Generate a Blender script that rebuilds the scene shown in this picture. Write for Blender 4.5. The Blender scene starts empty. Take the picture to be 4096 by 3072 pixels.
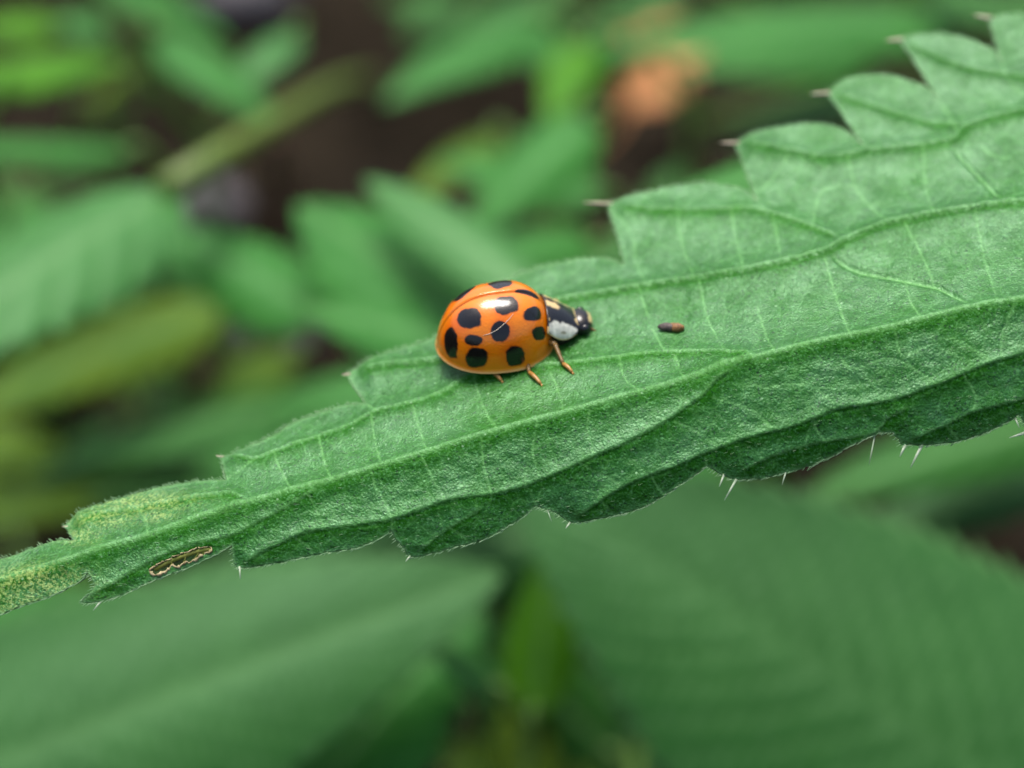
import bpy, bmesh, math, random
import numpy as np
from mathutils import Vector, Matrix, noise, geometry

random.seed(7)
rng = np.random.default_rng(11)
scene = bpy.context.scene
col = scene.collection
scene.unit_settings.scale_length = 0.01          # 1 unit = 1 cm (macro scene)

# ------------------------------------------------------------------ camera
PITCH = math.radians(40)
FOCUS = 9.0
FRAME_W = 4.4                                     # cm across the frame at the focus distance
O = np.array([0.0, 0.0, 9.0])
CR = np.array([1.0, 0.0, 0.0])
CU = np.array([0.0, math.sin(PITCH), math.cos(PITCH)])
CF = np.array([0.0, math.cos(PITCH), -math.sin(PITCH)])
CAM = O - CF * FOCUS
cam_d = bpy.data.cameras.new('camera')
cam_d.sensor_width = 36.0
cam_d.lens = 36.0 * FOCUS / FRAME_W
cam_d.clip_start = 0.05
cam_d.clip_end = 60000
cam_d.dof.use_dof = True
cam_d.dof.focus_distance = FOCUS + 0.03
cam_d.dof.aperture_fstop = cam_d.lens * 1e-3 / 0.34   # 3.4 mm wide aperture
cam = bpy.data.objects.new('camera', cam_d)
col.objects.link(cam)
cam.location = CAM
cam.rotation_euler = (math.pi / 2 - PITCH, 0, 0)
scene.camera = cam

# ------------------------------------------------------------------ sky, sun, exposure
SUN_EL, SUN_AZ = math.radians(72), math.radians(-18)   # azimuth from +Y (far side) towards +X
w = bpy.data.worlds.new('World'); scene.world = w; w.use_nodes = True
nt = w.node_tree
bg = nt.nodes['Background']
sky = nt.nodes.new('ShaderNodeTexSky'); sky.sky_type = 'NISHITA'; sky.sun_disc = False
sky.sun_elevation = SUN_EL; sky.sun_rotation = SUN_AZ
sky.dust_density = 6.0; sky.air_density = 1.0; sky.ozone_density = 1.0
nt.links.new(sky.outputs[0], bg.inputs[0]); bg.inputs[1].default_value = 0.10
sun_d = bpy.data.lights.new('sun', 'SUN'); sun_d.energy = 1.35; sun_d.angle = math.radians(27)
sun_d.color = (1.0, 0.97, 0.92)
sun = bpy.data.objects.new('sun', sun_d); col.objects.link(sun)
sdir = Vector((math.sin(SUN_AZ) * math.cos(SUN_EL), math.cos(SUN_AZ) * math.cos(SUN_EL), math.sin(SUN_EL)))
sun.rotation_euler = sdir.to_track_quat('Z', 'Y').to_euler()
sun.location = (0, 0, 60)
vs = scene.view_settings
vs.view_transform = 'Standard'; vs.look = 'None'; vs.exposure = 1.34; vs.gamma = 1.0; vs.use_curve_mapping = False

# ------------------------------------------------------------------ helpers
PX = FRAME_W / 4096.0                             # cm per photograph pixel at the focus distance
def at(px, py, depth):
    """a point of the place, from its bearing and its distance"""
    k = depth / FOCUS * PX
    return CAM + CF * depth + CR * ((px - 2048) * k) + CU * ((1536 - py) * k)
def v(px, py, depth):                             # same, in half-size bearings
    return at(px * 1.8517, py * 1.8517, depth)
def ground_v(px, py):
    d1 = v(px, py, 1.0) - CAM
    return CAM + d1 * (-CAM[2] / d1[2])

def tag(o, label=None, cat=None, group=None, kind=None):
    if label: o['label'] = label
    if cat: o['category'] = cat
    if group: o['group'] = group
    if kind: o['kind'] = kind
    return o
def empty(name, loc=(0, 0, 0)):
    o = bpy.data.objects.new(name, None); col.objects.link(o); o.location = loc
    o.empty_display_size = 0.1
    return o
def mesh_obj(name, V, F, mat, parent=None, smooth=True, loc=None, attrs=None):
    """V in world coordinates (or in parent-local ones when loc is 'local')"""
    V = np.asarray(V, float)
    if loc is None:
        off = np.array(parent.matrix_world.translation if False else parent['_o']) if parent is not None and '_o' in parent else np.zeros(3)
        V = V - off
    me = bpy.data.meshes.new(name)
    me.from_pydata(V.tolist(), [], [list(map(int, f)) for f in F])
    me.validate()
    if smooth: me.polygons.foreach_set('use_smooth', [True] * len(me.polygons))
    if attrs:
        for k, a in attrs.items():
            a = np.asarray(a, float)
            if a.ndim == 1:
                at_ = me.attributes.new(k, 'FLOAT', 'POINT'); at_.data.foreach_set('value', a)
            else:
                at_ = me.attributes.new(k, 'FLOAT_COLOR', 'POINT')
                at_.data.foreach_set('color', np.hstack([a, np.ones((len(a), 1))]).ravel())
    me.materials.append(mat); me.update()
    o = bpy.data.objects.new(name, me); col.objects.link(o)
    if parent is not None: o.parent = parent
    return o
def root(name, loc):
    o = empty(name, loc); o['_o'] = [float(c) for c in loc]
    return o

def tube(pts, radii, seg=8, cap=True):
    pts = [np.asarray(p, float) for p in pts]; n = len(pts)
    V, F = [], []
    prev = None
    for i, p in enumerate(pts):
        t = pts[min(i + 1, n - 1)] - pts[max(i - 1, 0)]
        t = t / (np.linalg.norm(t) + 1e-12)
        if prev is None:
            a = np.array([0, 0, 1.0]) if abs(t[2]) < 0.9 else np.array([1.0, 0, 0])
        else: a = prev
        a = a - t * a.dot(t); a /= np.linalg.norm(a) + 1e-12; prev = a
        b = np.cross(t, a)
        for k in range(seg):
            th = 2 * math.pi * k / seg
            V.append(p + radii[i] * (math.cos(th) * a + math.sin(th) * b))
    for i in range(n - 1):
        for k in range(seg):
            F.append((i * seg + k, i * seg + (k + 1) % seg, (i + 1) * seg + (k + 1) % seg, (i + 1) * seg + k))
    if cap:
        F.append(tuple(range(seg))[::-1]); F.append(tuple((n - 1) * seg + k for k in range(seg)))
    return np.array(V), F
def curve_pts(ctrl, n):
    """Catmull-Rom through control points"""
    c = [np.asarray(p, float) for p in ctrl]
    c = [2 * c[0] - c[1]] + c + [2 * c[-1] - c[-2]]
    out = []
    m = len(c) - 3
    for i in range(n):
        s = i / (n - 1) * m; k = min(int(s), m - 1); u = s - k
        p0, p1, p2, p3 = c[k:k + 4]
        out.append(0.5 * (2 * p1 + (p2 - p0) * u + (2 * p0 - 5 * p1 + 4 * p2 - p3) * u * u + (3 * p1 - p0 - 3 * p2 + p3) * u ** 3))
    return out
def merge(parts):
    V, F, n = [], [], 0
    for a, f in parts:
        V.append(np.asarray(a)); F += [tuple(i + n for i in q) for q in f]; n += len(a)
    return np.vstack(V), F
def ellipsoid(c, r, nu=24, nv=14):
    V, F = [], []
    for j in range(nv + 1):
        th = math.pi * j / nv
        for i in range(nu):
            ph = 2 * math.pi * i / nu
            V.append((c[0] + r[0] * math.sin(th) * math.cos(ph), c[1] + r[1] * math.sin(th) * math.sin(ph), c[2] + r[2] * math.cos(th)))
    for j in range(nv):
        for i in range(nu):
            F.append((j * nu + i, (j + 1) * nu + i, (j + 1) * nu + (i + 1) % nu, j * nu + (i + 1) % nu))
    return np.array(V), F
def sstep(a, b, x):
    t = np.clip((x - a) / (b - a), 0, 1); return t * t * (3 - 2 * t)

# ------------------------------------------------------------------ materials
class M:
    def __init__(self, name):
        self.m = bpy.data.materials.new(name); self.m.use_nodes = True
        self.t = self.m.node_tree; self.p = self.t.nodes['Principled BSDF']; self.out = self.t.nodes['Material Output']
    def n(self, kind, **kw):
        nd = self.t.nodes.new(kind)
        for k, x in kw.items(): setattr(nd, k, x)
        return nd
    def l(self, a, b): self.t.links.new(a, b)
    def noise(self, scale, detail=3, rough=0.55, coord=None):
        t = self.n('ShaderNodeTexNoise'); t.inputs['Scale'].default_value = scale; t.inputs['Detail'].default_value = detail
        t.inputs['Roughness'].default_value = rough
        self.l(coord or self.coord(), t.inputs['Vector']); return t
    def voro(self, scale, feature='F1', coord=None):
        t = self.n('ShaderNodeTexVoronoi', feature=feature); t.inputs['Scale'].default_value = scale
        self.l(coord or self.coord(), t.inputs['Vector']); return t
    def coord(self):
        if not hasattr(self, 'tc'): self.tc = self.n('ShaderNodeTexCoord')
        return self.tc.outputs['Object']
    def ramp(self, fac, stops):
        r = self.n('ShaderNodeValToRGB'); e = r.color_ramp.elements
        for i, (p, c) in enumerate(stops):
            el = e[i] if i < 2 else e.new(p)
            el.position = p; el.color = (c, c, c, 1) if not isinstance(c, tuple) else (*c, 1)
        self.l(fac, r.inputs[0]); return r.outputs[0]
    def mix(self, fac, a, b, mode='MIX'):
        x = self.n('ShaderNodeMix', data_type='RGBA', blend_type=mode)
        for s, val in ((x.inputs[0], fac), (x.inputs[6], a), (x.inputs[7], b)):
            if hasattr(val, 'links'): self.l(val, s)
            elif isinstance(val, tuple): s.default_value = (*val, 1)
            else: s.default_value = val
        return x.outputs[2]
    def math(self, op, a, b=0.0):
        x = self.n('ShaderNodeMath', operation=op)
        for s, val in ((x.inputs[0], a), (x.inputs[1], b)):
            if hasattr(val, 'links'): self.l(val, s)
            else: s.default_value = val
        return x.outputs[0]
    def attr(self, name):
        a = self.n('ShaderNodeAttribute'); a.attribute_name = name; return a
    def bump(self, h, strength, dist, prev=None):
        b = self.n('ShaderNodeBump'); b.inputs['Strength'].default_value = strength; b.inputs['Distance'].default_value = dist
        self.l(h, b.inputs['Height'])
        if prev: self.l(prev, b.inputs['Normal'])
        return b.outputs[0]
    def set(self, **kw):
        for k, x in kw.items():
            s = self.p.inputs[k.replace('_', ' ')]
            if hasattr(x, 'links'): self.l(x, s)
            elif isinstance(x, tuple): s.default_value = (*x, 1)
            else: s.default_value = x
    def translucent(self, color, fac):
        tr = self.n('ShaderNodeBsdfTranslucent'); mx = self.n('ShaderNodeMixShader'); mx.inputs[0].default_value = fac
        if hasattr(color, 'links'): self.l(color, tr.inputs[0])
        else: tr.inputs[0].default_value = (*color, 1)
        self.l(self.p.outputs[0], mx.inputs[1]); self.l(tr.outputs[0], mx.inputs[2]); self.l(mx.outputs[0], self.out.inputs[0])

def mat_main_leaf():
    m = M('nettle_leaf_skin')
    vein, stip, edge = m.attr('vein').outputs['Fac'], m.attr('stipple').outputs['Fac'], m.attr('edge').outputs['Fac']
    big = m.noise(3.0, 4).outputs[0]
    c = m.mix(m.ramp(big, [(0.35, 0.0), (0.65, 1.0)]), (0.011, 0.090, 0.002), (0.018, 0.120, 0.004))
    # irregular dark flecks, denser in patches
    warp = m.n('ShaderNodeMix', data_type='RGBA'); warp.inputs[0].default_value = 0.02
    m.l(m.coord(), warp.inputs[6]); m.l(m.noise(40, 2).outputs['Color'], warp.inputs[7])
    dots = m.voro(52.0, coord=warp.outputs[2]); sel = m.noise(11.0, 3).outputs[0]
    dk = m.math('MULTIPLY', m.ramp(dots.outputs['Distance'], [(0.16, 1.0), (0.34, 0.0)]), m.ramp(sel, [(0.42, 0.0), (0.52, 1.0)]))
    dk2 = m.ramp(m.noise(62.0, 2, 0.6).outputs[0], [(0.28, 1.0), (0.44, 0.0)])
    c = m.mix(m.math('MULTIPLY', dk, 0.95), c, (0.002, 0.020, 0.003))
    c = m.mix(m.math('MULTIPLY', dk2, 0.55), c, (0.006, 0.050, 0.006))
    # pale epidermis flecks
    fl = m.noise(85.0, 3, 0.7).outputs[0]
    c = m.mix(m.math('MULTIPLY', m.ramp(fl, [(0.52, 0.0), (0.66, 1.0)]), 0.42), c, (0.13, 0.38, 0.14))
    # net of the finest veins
    warp2 = m.n('ShaderNodeMix', data_type='RGBA'); warp2.inputs[0].default_value = 0.06
    m.l(m.coord(), warp2.inputs[6]); m.l(m.noise(9, 2).outputs['Color'], warp2.inputs[7])
    net = m.voro(11.0, 'DISTANCE_TO_EDGE', warp2.outputs[2]).outputs['Distance']
    netm = m.ramp(net, [(0.0, 1.0), (0.07, 0.0)])
    c = m.mix(m.math('MULTIPLY', netm, 0.22), c, (0.12, 0.34, 0.09))
    c = m.mix(m.ramp(m.noise(13.0, 3, 0.6).outputs[0], [(0.5, 0.0), (0.66, 0.5)]), c, (0.010, 0.085, 0.005))
    c = m.mix(m.math('MULTIPLY', vein, 0.75), c, (0.15, 0.39, 0.11))
    c = m.mix(m.math('MULTIPLY', edge, 0.55), c, (0.19, 0.38, 0.16))
    # pale hair bases, their white glints put into the colour
    hb = m.voro(13.0)
    c = m.mix(m.ramp(hb.outputs['Distance'], [(0.04, 0.6), (0.09, 0.0)]), c, (0.26, 0.46, 0.24))
    # yellow-white feeding specks near the tip
    sp = m.ramp(m.noise(70.0, 3, 0.65).outputs[0], [(0.45, 0.0), (0.60, 0.9)])
    c = m.mix(m.math('MULTIPLY', sp, stip), c, (0.34, 0.46, 0.13))
    n1 = m.noise(26.0, 3).outputs[0]; n2 = m.noise(95.0, 3).outputs[0]
    b = m.bump(n1, 0.2, 0.007); b = m.bump(m.ramp(net, [(0.0, 0.0), (0.22, 1.0)]), 0.15, 0.008, b); b = m.bump(n2, 0.8, 0.007, b)
    rough = m.ramp(m.noise(60, 2).outputs[0], [(0.3, 0.28), (0.7, 0.5)])
    m.set(Base_Color=c, Roughness=rough, Normal=b, IOR=1.45, Specular_IOR_Level=m.math('MULTIPLY', m.ramp(m.noise(7.0, 4, 0.6).outputs[0], [(0.36, 0.45), (0.64, 1.0)]), m.math('SUBTRACT', 1.4, m.math('MULTIPLY', m.attr('vein_shade').outputs['Fac'], 1.25))), Specular_Tint=(0.60, 1.0, 0.68))
    m.translucent(m.mix(0.5, c, (0.08, 0.30, 0.01)), 0.12)
    return m.m
def mat_leaf(name, a, b, spec=0.5, trans=(0.12, 0.35, 0.03), tf=0.3, tint=(0.40, 1.0, 0.50)):
    m = M(name)
    vein = m.attr('vein').outputs['Fac']
    c = m.mix(m.ramp(m.noise(1.6, 4).outputs[0], [(0.35, 0.0), (0.65, 1.0)]), a, b)
    c = m.mix(m.ramp(m.noise(30, 2, 0.7).outputs[0], [(0.5, 0.0), (0.75, 0.35)]), c, (0.15, 0.3, 0.13))
    c = m.mix(m.math('MULTIPLY', vein, 0.6), c, (0.16, 0.33, 0.12))
    m.set(Base_Color=c, Roughness=0.45, Specular_IOR_Level=spec, Specular_Tint=tint, Normal=m.bump(m.noise(22, 3).outputs[0], 0.5, 0.02))
    m.translucent(m.mix(0.5, c, trans), tf)
    return m.m
def mat_simple(name, a, b, scale=20, rough=0.5, bump=0.0, spec=0.5, trans=0.0):
    m = M(name)
    nz = m.noise(scale, 4).outputs[0]
    c = m.mix(m.ramp(nz, [(0.35, 0.0), (0.65, 1.0)]), a, b)
    m.set(Base_Color=c, Roughness=rough, Specular_IOR_Level=spec)
    if bump: m.set(Normal=m.bump(m.noise(scale * 2, 4).outputs[0], 0.6, bump))
    if trans: m.translucent(c, trans)
    return m.m

# ------------------------------------------------------------------ ground
GX, GY = 30.0, 60.0
def build_ground():
    xs = np.unique(np.concatenate([-np.geomspace(14, 9000, 26), np.linspace(-14, 14, 150), np.geomspace(14, 9000, 26)]))
    ys = np.unique(np.concatenate([-np.geomspace(12, 9000, 24), np.linspace(-12, 30, 210), np.geomspace(30, 12000, 26)]))
    V = []
    for y in ys:
        for x in xs:
            near = 1.0 if (abs(x) < 20 and -18 < y < 40) else 0.0
            z = near * (0.55 * noise.fractal((x * 0.35, y * 0.35, 1.3), 1.0, 2.0, 4) + 0.2 * noise.noise((x * 2.2, y * 2.2, 4.0)))
            V.append((x, y, z))
    nx = len(xs); F = []
    for j in range(len(ys) - 1):
        for i in range(nx - 1):
            F.append((j * nx + i, j * nx + i + 1, (j + 1) * nx + i + 1, (j + 1) * nx + i))
    m = M('soil')
    c = m.mix(m.ramp(m.noise(0.5, 5).outputs[0], [(0.35, 0.0), (0.7, 1.0)]), (0.010, 0.008, 0.005), (0.022, 0.017, 0.011))
    c = m.mix(m.ramp(m.noise(4, 4).outputs[0], [(0.5, 0.0), (0.75, 0.6)]), c, (0.028, 0.023, 0.018))
    m.set(Base_Color=c, Roughness=0.85, Specular_IOR_Level=0.02, Normal=m.bump(m.noise(6, 6).outputs[0], 0.8, 0.15))
    o = mesh_obj('ground', V, F, m.m); tag(o, kind='structure')
build_ground()

# ------------------------------------------------------------------ background nettle plants
LM = {
    'mid':   mat_leaf('leaf_mid_green', (0.016, 0.120, 0.007), (0.024, 0.155, 0.012), spec=0.3),
    'pale':  mat_leaf('leaf_blue_green', (0.030, 0.150, 0.018), (0.042, 0.185, 0.028), spec=0.5, tint=(0.65, 1.0, 0.74)),
    'dark':  mat_leaf('leaf_dark_green', (0.011, 0.068, 0.004), (0.016, 0.090, 0.006), spec=0.2, tf=0.2),
    'yellow': mat_leaf('leaf_yellow_green', (0.045, 0.185, 0.001), (0.068, 0.220, 0.002), spec=0.12, trans=(0.22, 0.45, 0.005)),
    'olive': mat_leaf('leaf_olive', (0.065, 0.130, 0.003), (0.095, 0.155, 0.005), spec=0.15, trans=(0.2, 0.3, 0.01)),
    'grey':  mat_leaf('leaf_grey_green', (0.013, 0.072, 0.009), (0.019, 0.090, 0.013), spec=0.26, tf=0.2, tint=(0.58, 1.0, 0.68)),
}
STALK = mat_simple('stalk_skin', (0.07, 0.16, 0.02), (0.10, 0.20, 0.03), 4, 0.5)
STALK_RED = mat_simple('stalk_red_brown', (0.10, 0.05, 0.03), (0.16, 0.08, 0.05), 4, 0.6)

def blade(base, tip, hw, up=(0, 0, 1), droop=0.12, fold=0.10, teeth=11, nu=150, nv=13, roll=0.0, quilt_h=0.006, midrib=0.9, tooth_h=0.20):
    """ovate toothed nettle blade with quilted relief; returns verts, faces, vein attribute"""
    base, tip = np.asarray(base, float), np.asarray(tip, float)
    ax = tip - base; L = np.linalg.norm(ax); ax /= L
    upv = np.asarray(up, float); side = np.cross(upv, ax); side /= np.linalg.norm(side); nrm = np.cross(ax, side)
    if roll:
        c, s = math.cos(roll), math.sin(roll); side, nrm = side * c + nrm * s, nrm * c - side * s
    V, A = [], []
    for i in range(nu):
        u = i / (nu - 1)
        w0 = (math.sin(math.pi * min(1, u ** 0.62)) ** 0.8 if u < 1 else 0) * 1.0
        w0 = max(w0, 0.0) * hw + 0.004 * L
        for j in range(-nv, nv + 1):
            t = j / nv
            # teeth point to the tip: sawtooth on both edges
            ph = (u * teeth + (0.0 if t > 0 else 0.45)) % 1.0
            tooth = 1.06 - tooth_h + tooth_h * ph ** 1.3
            wv = w0 * (1 - abs(t) ** 6 * (1 - tooth))
            lift = 0.02 * L * (abs(t) ** 5) * ph * 0.6
            y = t * wv
            a = u * L + lift * 0.6 + abs(t) * 0.05 * L * (1 - u)
            # side veins leave the midrib at an acute angle
            sv = (u - 0.20 * abs(t)) * teeth * 0.72 + (0.0 if t > 0 else 0.5)
            q = abs((sv % 1.0) - 0.5) * 2
            quilt = quilt_h * L * (math.sin(math.pi * (sv % 1.0)) ** 0.7 - 0.6) * min(1, abs(t) * 5) * (1 - abs(t) * 0.4)
            z = -droop * L * (u - 0.35) ** 2 * 1.6 + fold * abs(y) * 1.2 - 0.35 * y * y / max(hw, 1e-6) + quilt
            V.append(base + ax * a + side * y + nrm * z)
            A.append(max(midrib * math.exp(-(y / (0.014 * L)) ** 2), (q > 0.86) * 0.35 * (abs(t) < 0.9), 0.8 * (abs(j) == nv)))
    W = 2 * nv + 1; F = []
    for i in range(nu - 1):
        for j in range(W - 1):
            F.append((i * W + j, (i + 1) * W + j, (i + 1) * W + j + 1, i * W + j + 1))
    return np.array(V), F, np.array(A)

def solid(o, th):
    s = o.modifiers.new('thickness', 'SOLIDIFY'); s.thickness = th; s.offset = -1
    return o

def plant(label, leaves, foot=None, stalk=STALK, r=0.07, group='out of focus nettle plants', name='nettle_plant'):
    """leaves: (base, tip, half width, material key, options); each is joined to the stem by its petiole"""
    bases = np.array([l[0] for l in leaves])
    if foot is None:
        c = bases.mean(axis=0); foot = np.array([c[0], c[1] + 0.3, 0.0])
    foot = np.asarray(foot, float)
    rt = root(name, foot)
    tag(rt, label, 'plant', group)
    top = np.array([foot[0] * 0.6 + bases[:, 0].mean() * 0.4, foot[1] * 0.6 + bases[:, 1].mean() * 0.4, max(0.8, bases[:, 2].min() * 0.75)])
    V, F = tube(curve_pts([foot + np.array([0, 0, -0.6]), foot * 0.5 + top * 0.5 + np.array([0.05, 0.04, 0]), top], 10), np.linspace(r * 1.3, r, 10), 8)
    mesh_obj('stem', V, F, stalk, rt)
    for b, t, hw, key, kw in leaves:
        bv, bf, va = blade(b, t, hw, **kw)
        lf = solid(mesh_obj('leaf', bv, bf, LM[key], rt, attrs={'vein': va}), 0.02)
        d = (np.asarray(t) - b); d /= np.linalg.norm(d)
        pts = curve_pts([top, top * 0.45 + np.asarray(b) * 0.55 - d * 0.25 , np.asarray(b) - d * 0.05, np.asarray(b) + d * 0.12], 12)
        V, F = tube(pts, np.linspace(r * 0.75, r * 0.5, 12), 8)
        pet = mesh_obj('petiole', V, F, stalk, rt)
    return rt

K = lambda **k: k
HW = lambda px, depth: px * 1.8517 * PX * depth / FOCUS      # half width from apparent size
def lf(bx, by, bd, tx, ty, td, hwpx, key, **kw):
    return (v(bx, by, bd), v(tx, ty, td), HW(hwpx, (bd + td) / 2), key, kw)

# ---- long pale leaf on the left with its yellow-green stalk running back to the soil
def left_leaf():
    b, t = v(395, 385, 15.2), v(-330, 830, 13.0)
    g = ground_v(800, 130)
    rt = root('nettle_plant', g)
    tag(rt, 'blurred pale leaf on a long yellow-green stalk lying slantwise over bare brown soil', 'plant', 'out of focus nettle plants')
    bv, bf, va = blade(b, t, HW(175, 14.2), roll=-0.1, droop=0.1)
    solid(mesh_obj('leaf', bv, bf, LM['pale'], rt, attrs={'vein': va}), 0.02)
    d = (b - t) / np.linalg.norm(b - t)
    V, F = tube(curve_pts([b - d * 0.2, b + d * 0.4, v(560, 285, 17.5), v(720, 190, 20.5), g + np.array([0, 0, -0.3])], 18), np.linspace(0.11, 0.085, 18), 10)
    mesh_obj('petiole', V, F, mat_simple('stalk_yellow_green', (0.07, 0.13, 0.012), (0.10, 0.15, 0.018), 3, 0.5), rt)
left_leaf()

plant('blurred mid-green nettle plant whose rounded leaf lies above the long pale leaf', [
    lf(300, 320, 17.5, -260, 300, 16.5, 72, 'mid', roll=0.15)])
plant('blurred vivid yellow-green plant beside the dark gap in the foliage', [
    lf(-80, 170, 18, 270, 110, 18.6, 85, 'yellow'), lf(-30, 240, 18, 30, 120, 17.6, 45, 'yellow')])
plant('blurred bright green nettle plant with leaves around the small dark soil gap', [
    lf(200, -60, 19, 500, 70, 19, 62, 'mid'), lf(330, 60, 18.5, 600, 250, 18, 70, 'mid'), lf(640, 60, 19.2, 500, 190, 18.2, 50, 'pale')])
plant('blurred nettle plant with three fanned leaves right behind the ladybird', [
    lf(700, 690, 15.2, 370, 480, 15.6, 112, 'mid', up=(0, -0.3, 1)),
    lf(1080, 760, 14.2, 640, 410, 15.0, 190, 'mid', up=(0, -0.2, 1)),
    lf(1160, 640, 13.6, 785, 355, 14.6, 82, 'pale', up=(0, -0.2, 1)),
    lf(1180, 800, 14.0, 640, 640, 14.4, 110, 'mid', up=(0, -0.3, 1))])
plant('blurred olive-yellow leafy plant under the drooping pale leaf', [
    lf(500, 650, 18, -120, 880, 17, 105, 'olive', up=(0, -0.3, 1))])
plant('blurred dark green low plant in the shade under the ladybird leaf tip', [
    lf(760, 840, 18, 60, 990, 17.5, 95, 'dark'), lf(700, 1010, 18, 180, 1050, 17.5, 60, 'dark'), lf(520, 880, 18.4, 860, 800, 17.6, 60, 'mid')])
plant('blurred nettle plant with soft leaves next to the orange-brown dead leaf', [
    lf(1180, 30, 19.5, 830, 190, 18.5, 90, 'mid'), lf(1290, 240, 17, 1010, 490, 16.4, 90, 'mid', up=(0, -0.3, 1)),
    lf(1270, 80, 19, 1180, 250, 18.2, 60, 'yellow')])
plant('blurred broad-leaved nettle plant behind the two uppermost teeth of the sharp leaf', [
    lf(2120, 30, 19, 1310, 60, 18.6, 120, 'mid'), lf(2000, -40, 19, 2330, 60, 18, 80, 'dark'), lf(1500, -40, 20, 1240, 60, 20, 60, 'dark')])
plant('blurred small nettle plant peeping out between two teeth of the sharp leaf', [
    lf(1830, 330, 13.2, 1400, 440, 13.0, 66, 'mid', up=(0, -0.2, 1)), lf(1700, 420, 13.6, 1240, 560, 13.4, 60, 'dark', up=(0, -0.3, 1))])
plant('large blurred grey-green nettle leaf with pale finely toothed rim, beneath the sharp leaf', [
    lf(2750, 2080, 13.0, 1100, 1000, 13.8, 500, 'grey', up=(0, -0.5, 1), teeth=27, droop=0.05, fold=0.05, nu=300, quilt_h=0.0025, midrib=0.12, tooth_h=0.10)], r=0.12)
plant('large blurred nettle plant with pale midrib line, under the chewed sharp leaf tip', [
    lf(-560, 1870, 13.0, 1080, 1215, 13.8, 330, 'grey', up=(0, -0.45, 1), teeth=26, droop=0.06, nu=240, quilt_h=0.002, midrib=0.35, tooth_h=0.10),
    lf(600, 1800, 14.2, 1040, 1300, 14.6, 170, 'mid', up=(0, -0.4, 1), quilt_h=0.003),
    lf(1330, 1120, 15.6, 150, 1330, 15.2, 150, 'grey', up=(0, -0.5, 1), quilt_h=0.003),
    lf(-300, 1500, 15.0, 420, 1250, 15.6, 140, 'mid', up=(0, -0.4, 1), quilt_h=0.003)], r=0.12)
plant('blurred yellowish seedling standing in the gap between the two large lower leaves', [
    lf(1150, 1800, 14.6, 1120, 1420, 14.8, 75, 'olive', up=(0, -0.6, 1)), lf(1090, 1500, 14.4, 930, 1390, 14.2, 45, 'pale', up=(0, -0.6, 1)),
    lf(1150, 1560, 14.6, 1200, 1150, 14.8, 85, 'yellow', up=(0, -0.5, 1)), lf(1330, 1640, 15.4, 1020, 1330, 15.4, 110, 'dark', up=(0, -0.5, 1)),
    lf(1330, 1760, 15.8, 960, 1640, 15.6, 110, 'olive', up=(0, -0.5, 1))])
plant('blurred shaded nettle plant below the hairy lower edge of the sharp leaf', [
    lf(2380, 880, 15.5, 1720, 1060, 15, 95, 'dark', up=(0, -0.3, 1)), lf(2330, 1010, 15.8, 1760, 1180, 15.5, 70, 'grey', up=(0, -0.3, 1))])

# ---- low plants between the others, close to the soil
plant('blurred low shaded plant between the pale leaf and the olive one', [
    lf(-60, 620, 19, 300, 640, 18.6, 60, 'dark'), lf(120, 700, 19.5, 420, 560, 19, 45, 'dark')])
plant('blurred soft green low plant between the olive leaf and the sharp leaf', [
    lf(960, 830, 17.2, 560, 880, 17, 80, 'mid', up=(0, -0.3, 1)), lf(880, 900, 17.4, 420, 1010, 17, 80, 'mid', up=(0, -0.3, 1)), lf(380, 960, 18, -60, 1120, 17.4, 90, 'olive', up=(0, -0.3, 1))])
plant('blurred low plant with crowded leaves behind the ladybird and below the dead leaf', [
    lf(1320, 420, 17.6, 940, 330, 18, 80, 'mid', up=(0, -0.2, 1)), lf(1300, 520, 16.4, 1000, 560, 16, 70, 'mid', up=(0, -0.3, 1)), lf(1080, 280, 19, 880, 420, 18.4, 55, 'olive')])
plant('blurred low plant with overlapping leaves behind the dead leaf', [
    lf(1400, 120, 20.4, 1040, 90, 20, 80, 'mid', up=(0, -0.2, 1)), lf(1240, -20, 21, 980, 60, 20.6, 80, 'dark'), lf(1900, 130, 20, 1480, 120, 19.6, 70, 'mid', up=(0, -0.2, 1))])
plant('blurred dark low plant in the shade behind the tooth points of the sharp leaf', [
    lf(1880, 200, 19.6, 1560, 290, 19, 60, 'dark'), lf(1560, 420, 17, 1320, 500, 16.6, 50, 'dark')])
plant('blurred dark low plant in the shade right of the two large lower leaves', [
    lf(1500, 1300, 17, 1020, 1120, 17, 90, 'dark', up=(0, -0.3, 1)), lf(1260, 1720, 16.5, 960, 1600, 16.2, 70, 'olive', up=(0, -0.4, 1))])
plant('blurred soft green plant left of the red-brown stalk, above the olive leaf', [
    lf(560, 600, 18.6, 260, 520, 18.4, 60, 'mid', up=(0, -0.2, 1)), lf(330, 560, 19.5, 480, 720, 19, 60, 'dark', up=(0, -0.2, 1)), lf(640, 760, 18.4, 420, 860, 18, 60, 'olive', up=(0, -0.2, 1))])
plant('blurred mid-green plant filling the space behind the wing cases', [
    lf(1240, 760, 15.8, 880, 640, 15.6, 100, 'mid', up=(0, -0.3, 1)), lf(1260, 600, 16.6, 960, 470, 17, 80, 'dark', up=(0, -0.3, 1))])
plant('blurred leafy plant among the vivid yellow-green leaves', [
    lf(120, 40, 20, -60, 60, 19.6, 70, 'yellow'), lf(260, 60, 20, 90, 30, 20, 55, 'mid'), lf(180, 230, 19.4, 330, 110, 19, 45, 'olive')])

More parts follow.
